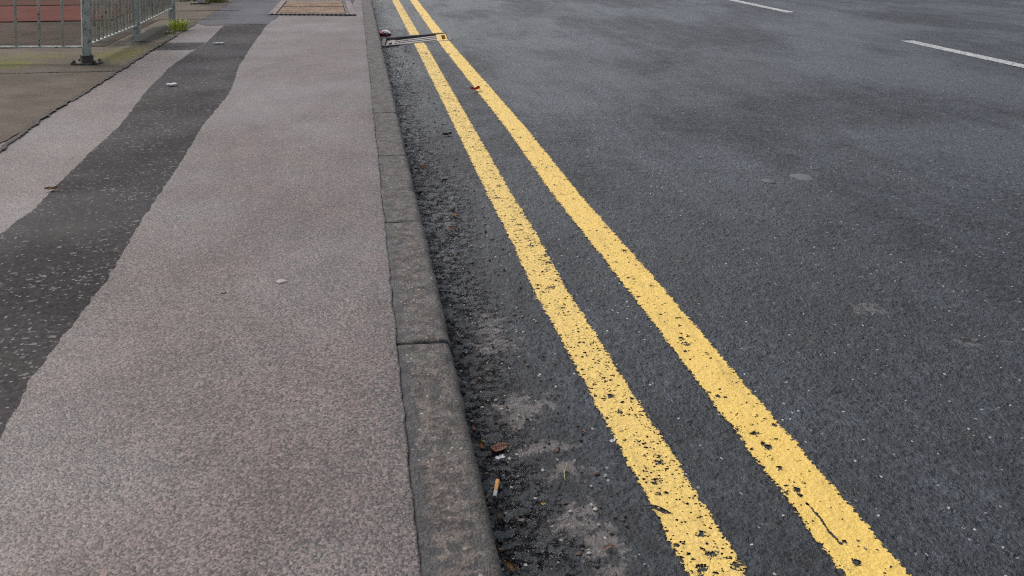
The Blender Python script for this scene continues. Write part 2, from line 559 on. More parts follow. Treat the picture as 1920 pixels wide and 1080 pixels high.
# --- patches in the pavement: sheets between two traced edges
def patch(name, left, right, z, mat, dy=0.008, dx=0.006, rag=0.006, seed=1):
    y0 = max(left[0].y, right[0].y)
    y1 = min(left[-1].y, right[-1].y)
    yy = rows_from(y0, y1, dy, 0.0014)
    yy[-1] = y1
    lx = np.interp(yy, [p.y for p in left], [p.x for p in left])
    rx = np.interp(yy, [p.y for p in right], [p.x for p in right])
    lx = lx + smooth_noise(yy, seed, 28) * rag + smooth_noise(yy, seed + 5, 70) * rag * 0.7
    rx = rx + smooth_noise(yy, seed + 1, 28) * rag + smooth_noise(yy, seed + 6, 70) * rag * 0.7
    nc = max(3, int((rx - lx).max() / dx))
    global PQ
    c = PV[PQ].mean(1)
    hit = (c[:, 1] > y0 + .02) & (c[:, 1] < y1 - .02) & (c[:, 0] > np.interp(c[:, 1], yy, lx) + .010) & (c[:, 0] < np.interp(c[:, 1], yy, rx) - .010)
    PQ = PQ[~hit]
    t = np.linspace(0, 1, nc)
    X = lx[:, None] * (1 - t) + rx[:, None] * t
    Y = np.repeat(yy[:, None], nc, 1)
    Z = np.full(X.shape, z)
    o = np_mesh(name, np.stack([X, Y, Z], -1).reshape(-1, 3), grid_quads(*X.shape), mat)
    return tag(o, kind='structure')


def Gs(l, z=PAV + 0.006): return [G(a, b, z) for a, b in l]


mainL = Gs([(0, 820), (60, 705), (130, 615), (200, 525), (270, 405), (330, 318), (380, 235), (430, 175), (450, 120), (480, 75), (500, 47)])
mainL = [Vector((-0.70, 0.9, 0))] + mainL
darkL = Gs([(0, 440), (60, 395), (110, 345), (165, 290), (225, 235), (275, 170), (320, 125), (362, 96), (385, 82), (420, 47)])
darkL = [Vector((-1.13, 0.9, 0))] + darkL
patch('trench_patch', darkL, mainL, PAV + 0.0068, M_PATCH, seed=2)
# short arm of the trench towards the concrete
armB = Gs([(300, 94), (364, 96)])
yA, yB = G(330, 95, PAV).y, G(330, 82, PAV).y
patch('trench_patch_branch', [Vector((-1.60, yA, 0)), Vector((-1.60, yB, 0))],
      [Vector((-1.29, yA, 0)), Vector((-1.27, yB, 0))], PAV + 0.0072, M_PATCH, seed=8)
# newer blue-grey patch at the far end
nl = Gs([(385, 47), (365, 42), (362, 36), (375, 27), (398, 18), (402, 9), (425, 2)], PAV + .011)
nl = nl + [Vector((-1.28, 15, 0))]
nr = Gs([(500, 47.2), (508, 38), (522, 31)], PAV + .011) + [Vector((-0.9, 10.45, 0)), Vector((-0.13, 10.46, 0)), Vector((-0.0, 15, 0))]
patch('far_patch', nl, nr, PAV + 0.0085, M_NEWPATCH, seed=14, rag=0.01)
tag(np_mesh('pavement', PV, PQ, M_PAVE), kind='structure')

# --- concrete apron along the fence, moss and soil on it
axs = np.arange(-7.0, -1.58, 0.03)
ays = np.arange(0.9, 13.6, 0.035)
X, Y = np.meshgrid(axs, ays)
e = smooth_noise(ays, 21, 3.0) * 0.02 + smooth_noise(ays, 22, 14) * 0.008
X = X + e[:, None] * np.exp((X + 1.6) / 0.1)
gp = lambda a, b: G(a, b, PAV)
moss = gauss_field(X, Y, [
    (gp(5, 124), .28, .30, 1.1), (gp(60, 108), .45, .28, .7), (gp(120, 104), .45, .24, .55), (gp(225, 104), .22, .55, .95),
    (gp(205, 110), .2, .3, .8), (gp(265, 90), .18, .5, .5), (gp(350, 48), .15, .3, .5), (gp(300, 78), .12, .5, .35)])
soil = gauss_field(X, Y, [(gp(275, 72), .17, .55, 1.1), (gp(300, 58), .14, .5, 1.0), (gp(225, 84), .14, .5, .65), (gp(345, 4), .3, .25, .6)])
ap = np_mesh('concrete_apron', np.stack([X, Y, np.full(X.shape, PAV + 0.010)], -1).reshape(-1, 3), grid_quads(*X.shape), M_APRON,
             attrs={'moss': moss.ravel(), 'soil': soil.ravel()})
tag(ap, kind='structure')


def ribbon(name, pts, half, z, mat, step=0.02, nc=5, spread=0.05, hw=None, extra=None, zfun=None):
    seg = [0.0]
    for a, b in zip(pts[:-1], pts[1:]): seg.append(seg[-1] + (b - a).length)
    s = np.arange(0, seg[-1], step) if not callable(step) else step(seg[-1])
    cx = np.interp(s, seg, [p.x for p in pts])
    cy = np.interp(s, seg, [p.y for p in pts])
    k = max(1, int(0.12 / max(s[1] - s[0], 1e-4)))
    tx, ty = np.gradient(cx, s), np.gradient(cy, s)
    if k > 1 and len(s) > 4 * k:
        ker = np.ones(k) / k
        tx = np.convolve(np.pad(tx, k, mode='edge'), ker, 'same')[k:-k]
        ty = np.convolve(np.pad(ty, k, mode='edge'), ker, 'same')[k:-k]
    L = np.hypot(tx, ty)
    nx, ny = ty / L, -tx / L
    t = np.linspace(-1, 1, nc) * (half + spread)
    X = cx[:, None] + nx[:, None] * t
    Y = cy[:, None] + ny[:, None] * t
    Z = np.full(X.shape, z) if zfun is None else z + zfun(X, Y)
    uv = np.stack([np.broadcast_to(t, X.shape), np.broadcast_to(s[:, None], X.shape)], -1).reshape(-1, 2)
    at = {'halfw': np.full(X.size, half)}
    if extra: at.update(extra(X, Y))
    return np_mesh(name, np.stack([X, Y, Z], -1).reshape(-1, 3), grid_quads(*X.shape), mat, uv=uv, attrs=at)


crk = [Vector((-1.60, 0.9, 0))] + [Vector((a.x * .5 - .8, a.y, 0)) for a in Gs([(0, 300), (90, 215), (160, 175), (215, 140), (245, 120), (290, 90)])] + [Vector((-1.6, 8.6, 0))]
tag(ribbon('apron_edge_crack', crk, 0.012, PAV + 0.0145, M_CRACK), kind='structure')
for (x0, x1, y_, hw_) in ((-7, -1.62, G(100, 138, PAV).y, .010), (-2.05, -1.32, G(345, 38, PAV).y, .016), (-2.6, -1.35, G(345, 22, PAV).y, .02)):
    tag(ribbon('apron_joint', [Vector((x0, y_, 0)), Vector((x1, y_ - .02, 0))], hw_, PAV + 0.0145, M_CRACK, spread=.03), kind='structure')

# --- ground beyond the fence: earth, then red tarmac, then darker brick-red ground
def slab(name, x0, x1, y0, y1, z, mat, n=40):
    X, Y = np.meshgrid(np.linspace(x0, x1, n), np.linspace(y0, y1, n))
    return tag(np_mesh(name, np.stack([X, Y, np.full(X.shape, z)], -1).reshape(-1, 3), grid_quads(n, n), mat), kind='structure')


yE = G(80, 92, PAV).y
M_YARD = mat_noise('leafy_earth', (0.050, 0.036, 0.027), (0.078, 0.056, 0.042), 2.5, 0.9, 0.35, 60, 0.01, ((0.030, 0.029, 0.022), 4, 0.52), spec=0.12)
M_RED = mat_noise('red_tarmac', (0.105, 0.034, 0.025), (0.128, 0.046, 0.034), 2.0, 0.9, 0.15, 120, 0.003, spec=0.08)
M_RED2 = mat_noise('worn_red_ground', (0.055, 0.033, 0.022), (0.105, 0.040, 0.027), 1.4, 0.9, 0.2, 90, 0.004, spec=0.08)
slab('yard_earth', -9, -2.02, yE, 9.98, PAV + 0.0125, M_YARD)
slab('red_path', -9, -2.50, 9.98, 11.8, PAV + 0.022, M_RED)
slab('brick_red_ground', -14, -2.62, 11.86, 40, PAV + 0.024, M_RED2)
slab('path_gap', -9, -2.50, 11.8, 11.86, PAV + 0.016, M_DARK, 3)

# ================================================================== KERB STONES
KPITCH = 0.9205
K0 = 1.289


def kerb_mesh(seed, gap=0.006):
    L = KPITCH - gap
    prof = []
    wdt = KR - KL
    for t in np.linspace(0, 1, 9): prof.append((t * (wdt - 0.022), 0.0))
    for a in np.linspace(0.2, 1, 6):
        prof.append((wdt - 0.022 + 0.022 * math.sin(a * math.pi / 2 * .93), -0.026 * (1 - math.cos(a * math.pi / 2 * .93))))
    prof += [(wdt + 0.003, -0.06), (wdt + 0.006, -0.16)]
    prof = [(0, -0.16)] + prof
    bm = bmesh.new()
    ss = [0, 0.004] + list(np.linspace(0.012, L - 0.012, 60)) + [L - 0.004, L]
    ringsv = []
    for s in ss:
        endf = max(0, 1 - min(s, L - s) / 0.008)
        ring = []
        for (u, z) in prof:
            p = Vector((u * 40, s * 40, seed * 13.7))
            nzv = mnoise.noise(p) * 0.0018 + mnoise.noise(p * 0.35) * 0.0022
            rim = 1.0 if u > wdt - 0.03 else 0.25
            dz = nzv * (0.5 + rim) - endf * gap * .6 - (max(0, mnoise.noise(Vector((s * 14, seed * 5.3, 2))) - .25) * .022 if u > wdt - .02 and z > -.05 else 0)
            du = mnoise.noise(Vector((s * 22, seed * 3.1, z * 30))) * 0.004 * rim
            ring.append(bm.verts.new((u + du, s, z + dz)))
        ringsv.append(ring)
    for a, b in zip(ringsv[:-1], ringsv[1:]):
        for i in range(len(prof) - 1):
            bm.faces.new((a[i], a[i + 1], b[i + 1], b[i]))
    bm.faces.new(ringsv[0])
    bm.faces.new(ringsv[-1][::-1])
    me = bpy.data.meshes.new('kerb_stone')
    bmesh.ops.recalc_face_normals(bm, faces=bm.faces)
    bm.to_mesh(me)
    bm.free()
    me.polygons.foreach_set('use_smooth', [True] * len(me.polygons))
    return me


kerb_labels = {
    -1: 'concrete kerb stone behind the nearest one, closest to the viewer\'s feet',
    0: 'blotchy kerb stone beside the orange cigarette butt, nearest whole stone in view',
    1: 'blotchy kerb stone beside the muddy gutter patches, second from the viewer',
    2: 'brown grey kerb stone beside the two small tan leaves, third from the viewer',
    3: 'grey kerb stone beside the curled brown leaf, fourth from the viewer',
    4: 'plain grey kerb stone beside the dark wet leaf, fifth from the viewer',
    5: 'plain grey kerb stone halfway to the drain, sixth from the viewer',
    6: 'plain grey kerb stone just short of the drain grate, seventh from the viewer',
    7: 'short looking kerb stone right beside the drain grate and red packet',
    8: 'kerb stone just past the drain, level with the front of the tan cover',
    9: 'kerb stone beside the front half of the tan inspection cover',
    10: 'kerb stone beside the back half of the tan inspection cover',
    11: 'farthest kerb stone, cut by the top edge of the view'}
kmesh = [kerb_mesh(s) for s in range(4)] + [kerb_mesh(s + 10, .002) for s in range(4)]
for m in kmesh: m.materials.append(M_KERB)
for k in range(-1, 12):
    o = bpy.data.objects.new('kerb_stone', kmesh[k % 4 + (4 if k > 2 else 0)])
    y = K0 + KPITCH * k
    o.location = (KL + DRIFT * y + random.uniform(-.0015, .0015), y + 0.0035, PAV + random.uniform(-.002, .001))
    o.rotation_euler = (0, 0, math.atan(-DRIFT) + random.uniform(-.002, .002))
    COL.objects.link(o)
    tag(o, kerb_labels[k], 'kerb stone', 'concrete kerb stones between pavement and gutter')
bm = bmesh.new()
bmesh.ops.create_cube(bm, size=1)
for v in bm.verts:
    v.co = Vector((v.co.x * 0.118 + 0.152, v.co.y * 30 + 15.3, v.co.z * 0.3 - 0.065))
    v.co.x += DRIFT * v.co.y
tag(from_bm('kerb_bed', bm, M_DARK), kind='structure')

# ================================================================== ROAD MARKINGS
M_YEL_IN = mat_paint('worn_yellow_paint', (0.71, 0.485, 0.105), (0.77, 0.535, 0.145), 0.049, 0.15, 0.45, (0.905, 0.97, 0.88))
M_YEL_OUT = mat_paint('yellow_paint', (0.73, 0.490, 0.098), (0.78, 0.530, 0.125), 0.053, 0.05, 0.18, (0.97, 0.992, 0.965))
M_WHITE = mat_paint('white_paint', (0.40, 0.41, 0.40), (0.52, 0.52, 0.50), 0.064, 0.12, 0.6, (0.8, 0.93, 0.75))


def line_rows(L):
    out = [0.0]
    while out[-1] < L: out.append(out[-1] + max(0.0035, 0.0011 * (out[-1] + 1.0) ** 2))
    return np.array(out)


def notch(X, Y):
    ch = polyfield(X, Y, [G(1205, 945), G(1250, 962)], 0.012)
    ch = np.maximum(ch, polyfield(X, Y, [G(1200, 962), G(1225, 985)], 0.026))
    return {'gutter': gutter_field(X, Y), 'chip': ch}


def cracks(X, Y):
    ch = polyfield(X, Y, [G(1512, 945), G(1535, 970), G(1553, 998), G(1578, 1022)], 0.006)
    for p, r in ((G(1494, 920), .010), (G(1500, 930), .008), (G(1440, 840), .013), (G(1430, 833), .008), (G(1414, 814), .008), (G(1452, 798), .008), (G(1463, 880), .009), (G(1606, 1056), .012), (G(1345, 745), .008), (G(1285, 660), .008)):
        ch = np.maximum(ch, np.clip(1.2 - np.hypot(X - p.x, (Y - p.y) * .7) / r * .95, 0, 1))
    return {'gutter': gutter_field(X, Y), 'chip': ch}


noextra = lambda X, Y: {'gutter': gutter_field(X, Y), 'chip': np.zeros_like(X)}
zf = lambda X, Y: -0.012 * gutter_field(X, Y)
inn = [Vector((0.60, 0.9, 0)), Vector((.588, 1.47, 0)), Vector((.576, 1.937, 0)), Vector((.562, 2.466, 0)), Vector((.553, 2.74, 0)), Vector((.558, 3.2, 0)), Vector((.549, 3.76, 0)), Vector((.546, 4.73, 0)), Vector((.531, 7.9, 0)), Vector((.490, 13.5, 0)), Vector((.45, 18, 0))]
out_ = [Vector((0.856, 0.9, 0)), Vector((.851, 1.42, 0)), Vector((.846, 1.9, 0)), Vector((.838, 2.69, 0)), Vector((.815, 3.72, 0)), Vector((.818, 4.94, 0)), Vector((.763, 8.4, 0)), Vector((.745, 13.4, 0)), Vector((.72, 18, 0))]


def clip_pts(pts, y0, y1):
    yy = [p.y for p in pts]; xx = [p.x for p in pts]
    r = [Vector((np.interp(y0, yy, xx), y0, 0))] + [p for p in pts if y0 < p.y < y1] + [Vector((np.interp(y1, yy, xx), y1, 0))]
    return r


def painted(name, pts, half, mat, spans, extra, label, group, cat='road marking'):
    root = None
    for i, (a, b) in enumerate(spans):
        o = ribbon(name if i == 0 else 'line_beyond_grate', clip_pts(pts, a, b), half, 0.0, mat,
                   step=(line_rows if i == 0 else 0.03), nc=(46 if i == 0 else 24), spread=0.016, extra=extra, zfun=zf)
        if root is None:
            root = o
            tag(o, label, cat, group)
        else:
            o.parent = root
    return root


painted('yellow_line', inn, 0.049, M_YEL_IN, [(0.9, 8.62), (9.22, 18)], notch,
        'worn inner yellow line nearest the kerb, pitted and flaking', 'double yellow lines along the gutter')
painted('yellow_line', out_, 0.053, M_YEL_OUT, [(0.9, 8.80), (9.34, 18)], cracks,
        'smoother outer yellow line farther from the kerb, with a lengthwise split', 'double yellow lines along the gutter')
dd = (G(1810, 97) - G(1415, 12)); dd.normalize()
pA, pB = G(1700, 76.5), G(1483, 23.5)
for a, b, lab in ((pA, pA + dd * 4.0, 'nearer white centre dash at the right edge of the view'), (pB - dd * 4.0, pB, 'farther white centre dash running out of the top of the view')):
    o = ribbon('white_dash', [a, b], 0.068, 0.0, M_WHITE, step=0.02, nc=30, spread=0.016, extra=noextra)
    tag(o, lab, 'road marking', 'white dashes on the road centre')


# ================================================================== DRAIN GRATE
def quad_frame(q):
    """local u,v (0..1) -> point in the grate quad (u along the width, v from near to far)"""
    return lambda u, v, z=0: (q[0] * (1 - u) + q[1] * u) * (1 - v) + (q[3] * (1 - u) + q[2] * u) * v + Vector((0, 0, z))


def prism(bm, pts, z0, z1, bevel=0.0):
    lo = [bm.verts.new((p.x, p.y, p.z + z0)) for p in pts]
    hi = [bm.verts.new((p.x, p.y, p.z + z1)) for p in pts]
    n = len(pts)
    bm.faces.new(hi)
    bm.faces.new(lo[::-1])
    for i in range(n):
        bm.faces.new((lo[i], lo[(i + 1) % n], hi[(i + 1) % n], hi[i]))


M_IRON = mat_noise('weathered_iron', (0.10, 0.092, 0.085), (0.17, 0.155, 0.145), 14, 0.5, 0.25, 160, 0.002, ((0.10, 0.07, 0.05), 18, 0.6), metal=0.25)
M_BARS = mat_noise('worn_bright_bars', (0.24, 0.22, 0.20), (0.34, 0.31, 0.28), 14, 0.5, 0.2, 160, 0.002)
M_IRON2 = mat_noise('dark_iron', (0.05, 0.048, 0.046), (0.09, 0.085, 0.08), 14, 0.5, 0.2, 160, 0.002, metal=0.3)
M_YPLAIN = mat_noise('yellow_on_iron', (0.62, 0.42, 0.12), (0.68, 0.47, 0.16), 30, 0.55, 0.12, 150, 0.001, ((0.2, 0.16, 0.1), 40, 0.6))
gate = empty('drain_grate', gc)
tag(gate, 'iron gully grate sunk askew in the gutter, yellow line painted across its end', 'drain grate')
loc = [p - gc for p in GRATE]
U0 = quad_frame(loc)
SINK = 0.022                                  # the lid has dropped at its kerb end


def U(u, v):
    return U0(u, v, -0.004 - SINK * (1 - u) ** 1.2)


bm = bmesh.new()
for (u0, u1, v0, v1) in ((0, 1, -.05, .03), (-.02, .035, .03, .97), (.965, 1.02, .03, .97)):
    prism(bm, [U0(u0, v0), U0(u1, v0), U0(u1, v1), U0(u0, v1)], -0.07, 0.003)
from_bm('frame', bm, M_IRON, gate)
bm = bmesh.new()
prism(bm, [U0(-.02, .97), U0(1.02, .97), U0(1.02, .99), U0(-.02, 1.10)], -0.10, 0.004)  # far frame edge; dark wedge stands for the shade on its inner wall
from_bm('shaded_far_edge', bm, M_IRON2, gate)


def lid_end(u0, u1, hu0, hu1, hv0, hv1, mat):
    bm = bmesh.new()
    a, b = .05, .95
    for (p0, p1, q0, q1) in ((u0, u1, a, hv0), (u0, u1, hv1, b), (u0, hu0, hv0, hv1), (hu1, u1, hv0, hv1)):
        prism(bm, [U(p0, q0), U(p1, q0), U(p1, q1), U(p0, q1)], -0.04, 0.004)
    return from_bm('lid_end', bm, mat, gate)


lid_end(.045, 0.17, 0.085, 0.13, 0.25, 0.6, M_BARS)
lid_end(0.80, .955, 0.875, 0.935, 0.22, 0.80, M_YPLAIN)
for v in (0.11, 0.33, 0.55, 0.77):
    bm = bmesh.new()
    prism(bm, [U(0.17, v - .06), U(0.80, v - .06), U(0.80, v + .06), U(0.17, v + .06)], -0.045, 0.003)
    from_bm('bar', bm, M_BARS, gate)
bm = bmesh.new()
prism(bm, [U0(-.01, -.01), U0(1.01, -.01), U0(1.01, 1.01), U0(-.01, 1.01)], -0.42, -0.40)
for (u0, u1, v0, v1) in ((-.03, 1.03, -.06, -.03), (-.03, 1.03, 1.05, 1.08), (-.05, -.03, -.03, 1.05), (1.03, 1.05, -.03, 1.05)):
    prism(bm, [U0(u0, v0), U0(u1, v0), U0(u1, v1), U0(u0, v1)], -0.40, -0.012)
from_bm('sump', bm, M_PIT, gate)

# ================================================================== TAN INSPECTION COVER
ic = Gs([(503, 28.5), (668, 29.5), (657, 3), (527, 3)], PAV + .006)
icc = sum(ic, Vector()) / 4
cov = empty('inspection_cover', icc)
tag(cov, 'tan two part inspection cover in a metal frame set in the pavement', 'inspection cover')
UC = quad_frame([p - icc for p in ic])
M_TAN = mat_noise('tan_infill', (0.185, 0.130, 0.092), (0.275, 0.200, 0.145), 6, 0.9, 0.35, 30, 0.012, ((0.17, 0.125, 0.09), 7, 0.52), spec=0.1)
M_TRIM = mat_noise('rusty_trim', (0.15, 0.115, 0.105), (0.24, 0.205, 0.19), 12, 0.6, 0.25, 60, 0.003, ((0.09, 0.06, 0.05), 16, 0.52), metal=0.2)
bm = bmesh.new()
for (u0, u1, v0, v1) in ((0, 1, 0, .05), (0, 1, .95, 1), (0, .08, .05, .95), (.92, 1, .05, .95)):
    prism(bm, [UC(u0, v0), UC(u1, v0), UC(u1, v1), UC(u0, v1)], -0.02, 0.014)
from_bm('frame', bm, M_TRIM, cov)
for (v0, v1) in ((.07, .485), (.515, .935)):
    bm = bmesh.new()
    prism(bm, [UC(.10, v0), UC(.875, v0), UC(.875, v1), UC(.10, v1)], -0.02, 0.017)
    from_bm('cover_panel', bm, M_TAN, cov)
bm = bmesh.new()
prism(bm, [UC(.885, .06), UC(.915, .06), UC(.915, .94), UC(.885, .94)], -0.02, 0.011)
prism(bm, [UC(.09, .487), UC(.88, .487), UC(.88, .513), UC(.09, .513)], -0.02, 0.009)
from_bm('dark_channel', bm, M_IRON2, cov)
bm = bmesh.new()
for i in range(19):
    u = .03 + i * .052
    prism(bm, [UC(u, -.012), UC(u + .022, -.012), UC(u + .022, .035), UC(u, .035)], 0.0145, 0.020)
from_bm('stud_row', bm, M_IRON2, cov)

# ================================================================== GUARD RAILING
M_GALV = mat_noise('lichened_galvanised_steel', (0.36, 0.37, 0.32), (0.48, 0.48, 0.42), 12, 0.6, 0.18, 120, 0.002, ((0.09, 0.105, 0.08), 38, 0.56))
M_GALV2 = mat_noise('bar_steel', (0.40, 0.395, 0.35), (0.54, 0.53, 0.47), 12, 0.6, 0.2, 90, 0.002, ((0.13, 0.135, 0.115), 30, 0.58))
M_BASE = mat_noise('rusted_base', (0.055, 0.045, 0.038), (0.12, 0.10, 0.085), 25, 0.65, 0.3, 120, 0.003)


def box(bm, cx, cy, z0, z1, sx, sy, rz=0.0):
    c, s = math.cos(rz), math.sin(rz)
    pts = [Vector((cx + x * c - y * s, cy + x * s + y * c, 0)) for x, y in ((-sx, -sy), (sx, -sy), (sx, sy), (-sx, sy))]
    prism(bm, pts, z0, z1)


def rod(bm, p, r, z0, z1, seg=8):
    prism(bm, [Vector((p[0] + r * math.cos(2 * math.pi * i / seg), p[1] + r * math.sin(2 * math.pi * i / seg), 0)) for i in range(seg)], z0, z1)


def beam(bm, a, b, hw, z0, z1):
    d = Vector((b[0] - a[0], b[1] - a[1], 0)).normalized()
    n = Vector((-d.y, d.x, 0)) * hw
    A, B = Vector((a[0], a[1], 0)), Vector((b[0], b[1], 0))
    prism(bm, [A - n, B - n, B + n, A + n], z0, z1)


RAIL = 1.02


def add_post(root, p, rz=0.0, hw=0.030):
    bm = bmesh.new()
    box(bm, p[0], p[1], 0.0, RAIL, hw, hw, rz)
    bmesh.ops.bevel(bm, geom=[e for e in bm.edges if abs(e.verts[0].co.z - e.verts[1].co.z) > .5], offset=0.006, segments=2, affect='EDGES')
    return from_bm('post', bm, M_GALV, root)


def add_panel(root, a, b, nbars, r=0.0105, zb=0.125):
    A, B = Vector((a[0], a[1], 0)), Vector((b[0], b[1], 0))
    d = (B - A).normalized()
    for nm, z0, z1 in (('bottom_rail', zb, zb + .012), ('top_rail', RAIL - .06, RAIL - .01)):
        bm = bmesh.new()
        beam(bm, A + d * .031, B - d * .031, 0.018, z0, z1)
        from_bm(nm, bm, M_GALV, root)
    me = None
    for i in range(nbars):
        p = A.lerp(B, (i + 1) / (nbars + 1))
        if me is None:
            bm = bmesh.new()
            rod(bm, (0, 0), r, zb + .012, RAIL - .06)
            o = from_bm('bar', bm, M_GALV2, root, True)
            me = o.data
        else:
            o = bpy.data.objects.new('bar', me)
            COL.objects.link(o)
            o.parent = root
        o.location = p


P = [G(163, 122, PAV), G(256, 79, PAV), G(323, 41, PAV), G(375, 8.5, PAV)]
zg = PAV + 0.010
fence = empty('guard_railing', (P[0].x, P[0].y, zg))
tag(fence, 'grey lichened pedestrian guard railing turning a corner at its thick post', 'railing')
L = [(p.x - P[0].x, p.y - P[0].y) for p in P]
cdir = Vector((math.cos(YAW), -math.sin(YAW)))            # side panel runs square to the view of the corner
side_end = (-cdir.x * 1.98, -cdir.y * 1.98)
post0 = add_post(fence, L[0], 0.45, 0.028)
add_post(fence, L[1])
add_post(fence, L[2])
add_post(fence, side_end, -YAW)
add_panel(fence, L[0], L[1], 13)
add_panel(fence, L[1], L[2], 14)
add_panel(fence, L[0], side_end, 11, zb=.112)
bm = bmesh.new()
box(bm, 0, 0, 0.002, 0.012, 0.095, 0.075, -YAW)
bmesh.ops.bevel(bm, geom=[e for e in bm.edges if abs(e.verts[0].co.z - e.verts[1].co.z) > .008], offset=0.03, segments=3, affect='EDGES')
plate = from_bm('base_plate', bm, M_BASE, fence)
for sx, sy in ((-.07, -.045), (.07, -.045), (-.07, .045), (.07, .045)):
    bm = bmesh.new()
    rod(bm, (0, 0), .013, 0.014, 0.024, 6)
    rod(bm, (0, 0), .006, 0.024, 0.030, 8)
    o = from_bm('bolt', bm, M_BASE, plate)
    c, s = math.cos(-YAW), math.sin(-YAW)
    o.location = (sx * c - sy * s, sx * s + sy * c, 0)
bm = bmesh.new()
box(bm, 0, 0, 0.0122, 0.06, 0.037, 0.037, 0.45)
from_bm('base_socket', bm, M_BASE, fence)

fence2 = empty('guard_railing', (P[3].x, P[3].y, zg))
tag(fence2, 'start post of a second railing beyond the gap, weeds at its foot', 'railing')
add_post(fence2, (0, 0))
add_post(fence2, (-.06, 1.9))
add_panel(fence2, (0, 0), (-.06, 1.9), 11)
bm = bmesh.new()
box(bm, 0, 0, 0.002, 0.016, 0.10, 0.08)
from_bm('base_plate', bm, M_BASE, fence2)


# ================================================================== PLANTS
def blade(bm, base, az, length, lean, width):
    d = Vector((math.cos(az), math.sin(az), 0))
    side = Vector((-d.y, d.x, 0))
    prev = None
    for i in range(6):
        t = i / 5
        p = base + d * (length * lean * t * t) + Vector((0, 0, length * (t - 0.35 * lean * t * t)))
        w = width * (1 - t) ** 0.7 + 0.0004
        cur = (bm.verts.new(p - side * w), bm.verts.new(p + d * 0.0015 + side * w))
        if prev: bm.faces.new((prev[0], prev[1], cur[1], cur[0]))
        prev = cur


def tuft(p, n, spread, length, mat, label, cat='grass'):
    bm = bmesh.new()
    for i in range(n):
        a = random.uniform(0, 2 * math.pi)
        r = spread * random.random() ** .7
        b = Vector((r * math.cos(a), r * math.sin(a), 0))
        blade(bm, b, a + random.uniform(-.7, .7), length * random.uniform(.5, 1.1), random.uniform(.2, 1.0), random.uniform(.0025, .0055))
    o = from_bm('grass_tuft', bm, mat, None, True)
    o.location = p
    return tag(o, label, cat)


M_GRASS = mat_noise('bright_grass', (0.36, 0.42, 0.05), (0.50, 0.54, 0.10), 60, 0.5, 0.2, 90, 0.0005)
M_WEED = mat_noise('weed_green', (0.10, 0.13, 0.03), (0.19, 0.21, 0.05), 60, 0.55, 0.2, 90, 0.0005)
tuft(G(334, 56, PAV + .012), 150, .075, .125, M_GRASS, 'bright yellow green grass tuft at the foot of the railing post')
tuft(G(318, 63, PAV + .012), 40, .06, .035, M_WEED, 'low flattened weeds just in front of the bright grass tuft', 'weeds')
tuft(G(405, 4, PAV + .012), 150, .15, .10, M_WEED, 'green weeds beside the foot of the far railing post', 'weeds')
tuft(G(353, 1, PAV + .012), 90, .20, .09, M_WEED, 'dull weeds left of the far railing post', 'weeds')


# ================================================================== LITTER AND LEAVES
def leafmat(name, c1, c2, rough=0.5):
    return mat_noise(name, c1, c2, 90, rough, 0.25, 260, 0.0008)


LM = {
    'brown': leafmat('brown_leaf', (0.22, 0.115, 0.075), (0.34, 0.20, 0.14)),
    'dark': leafmat('dark_leaf', (0.05, 0.032, 0.026), (0.09, 0.06, 0.046)),
    'orange': leafmat('orange_leaf', (0.22, 0.10, 0.04), (0.31, 0.17, 0.07)),
    'red': leafmat('red_scrap', (0.36, 0.035, 0.03), (0.50, 0.09, 0.07)),
    'tan': leafmat('tan_leaf', (0.50, 0.32, 0.17), (0.62, 0.44, 0.28)),
    'pink': leafmat('pinkish_leaf', (0.36, 0.25, 0.21), (0.46, 0.34, 0.30)),
    'white': leafmat('white_paper', (0.80, 0.80, 0.82), (0.88, 0.88, 0.88), 0.7),
    'yellow': leafmat('yellow_bit', (0.42, 0.30, 0.06), (0.5, 0.38, 0.12)),
    'green': leafmat('green_sprig', (0.09, 0.15, 0.04), (0.15, 0.22, 0.07)),
    'straw': leafmat('straw', (0.30, 0.27, 0.10), (0.42, 0.38, 0.18)),
    'twig': leafmat('dark_twig', (0.02, 0.016, 0.014), (0.04, 0.03, 0.026)),
}


def road_top(p): return -0.012 * float(gutter_field(np.array([p.x]), np.array([p.y]))[0])


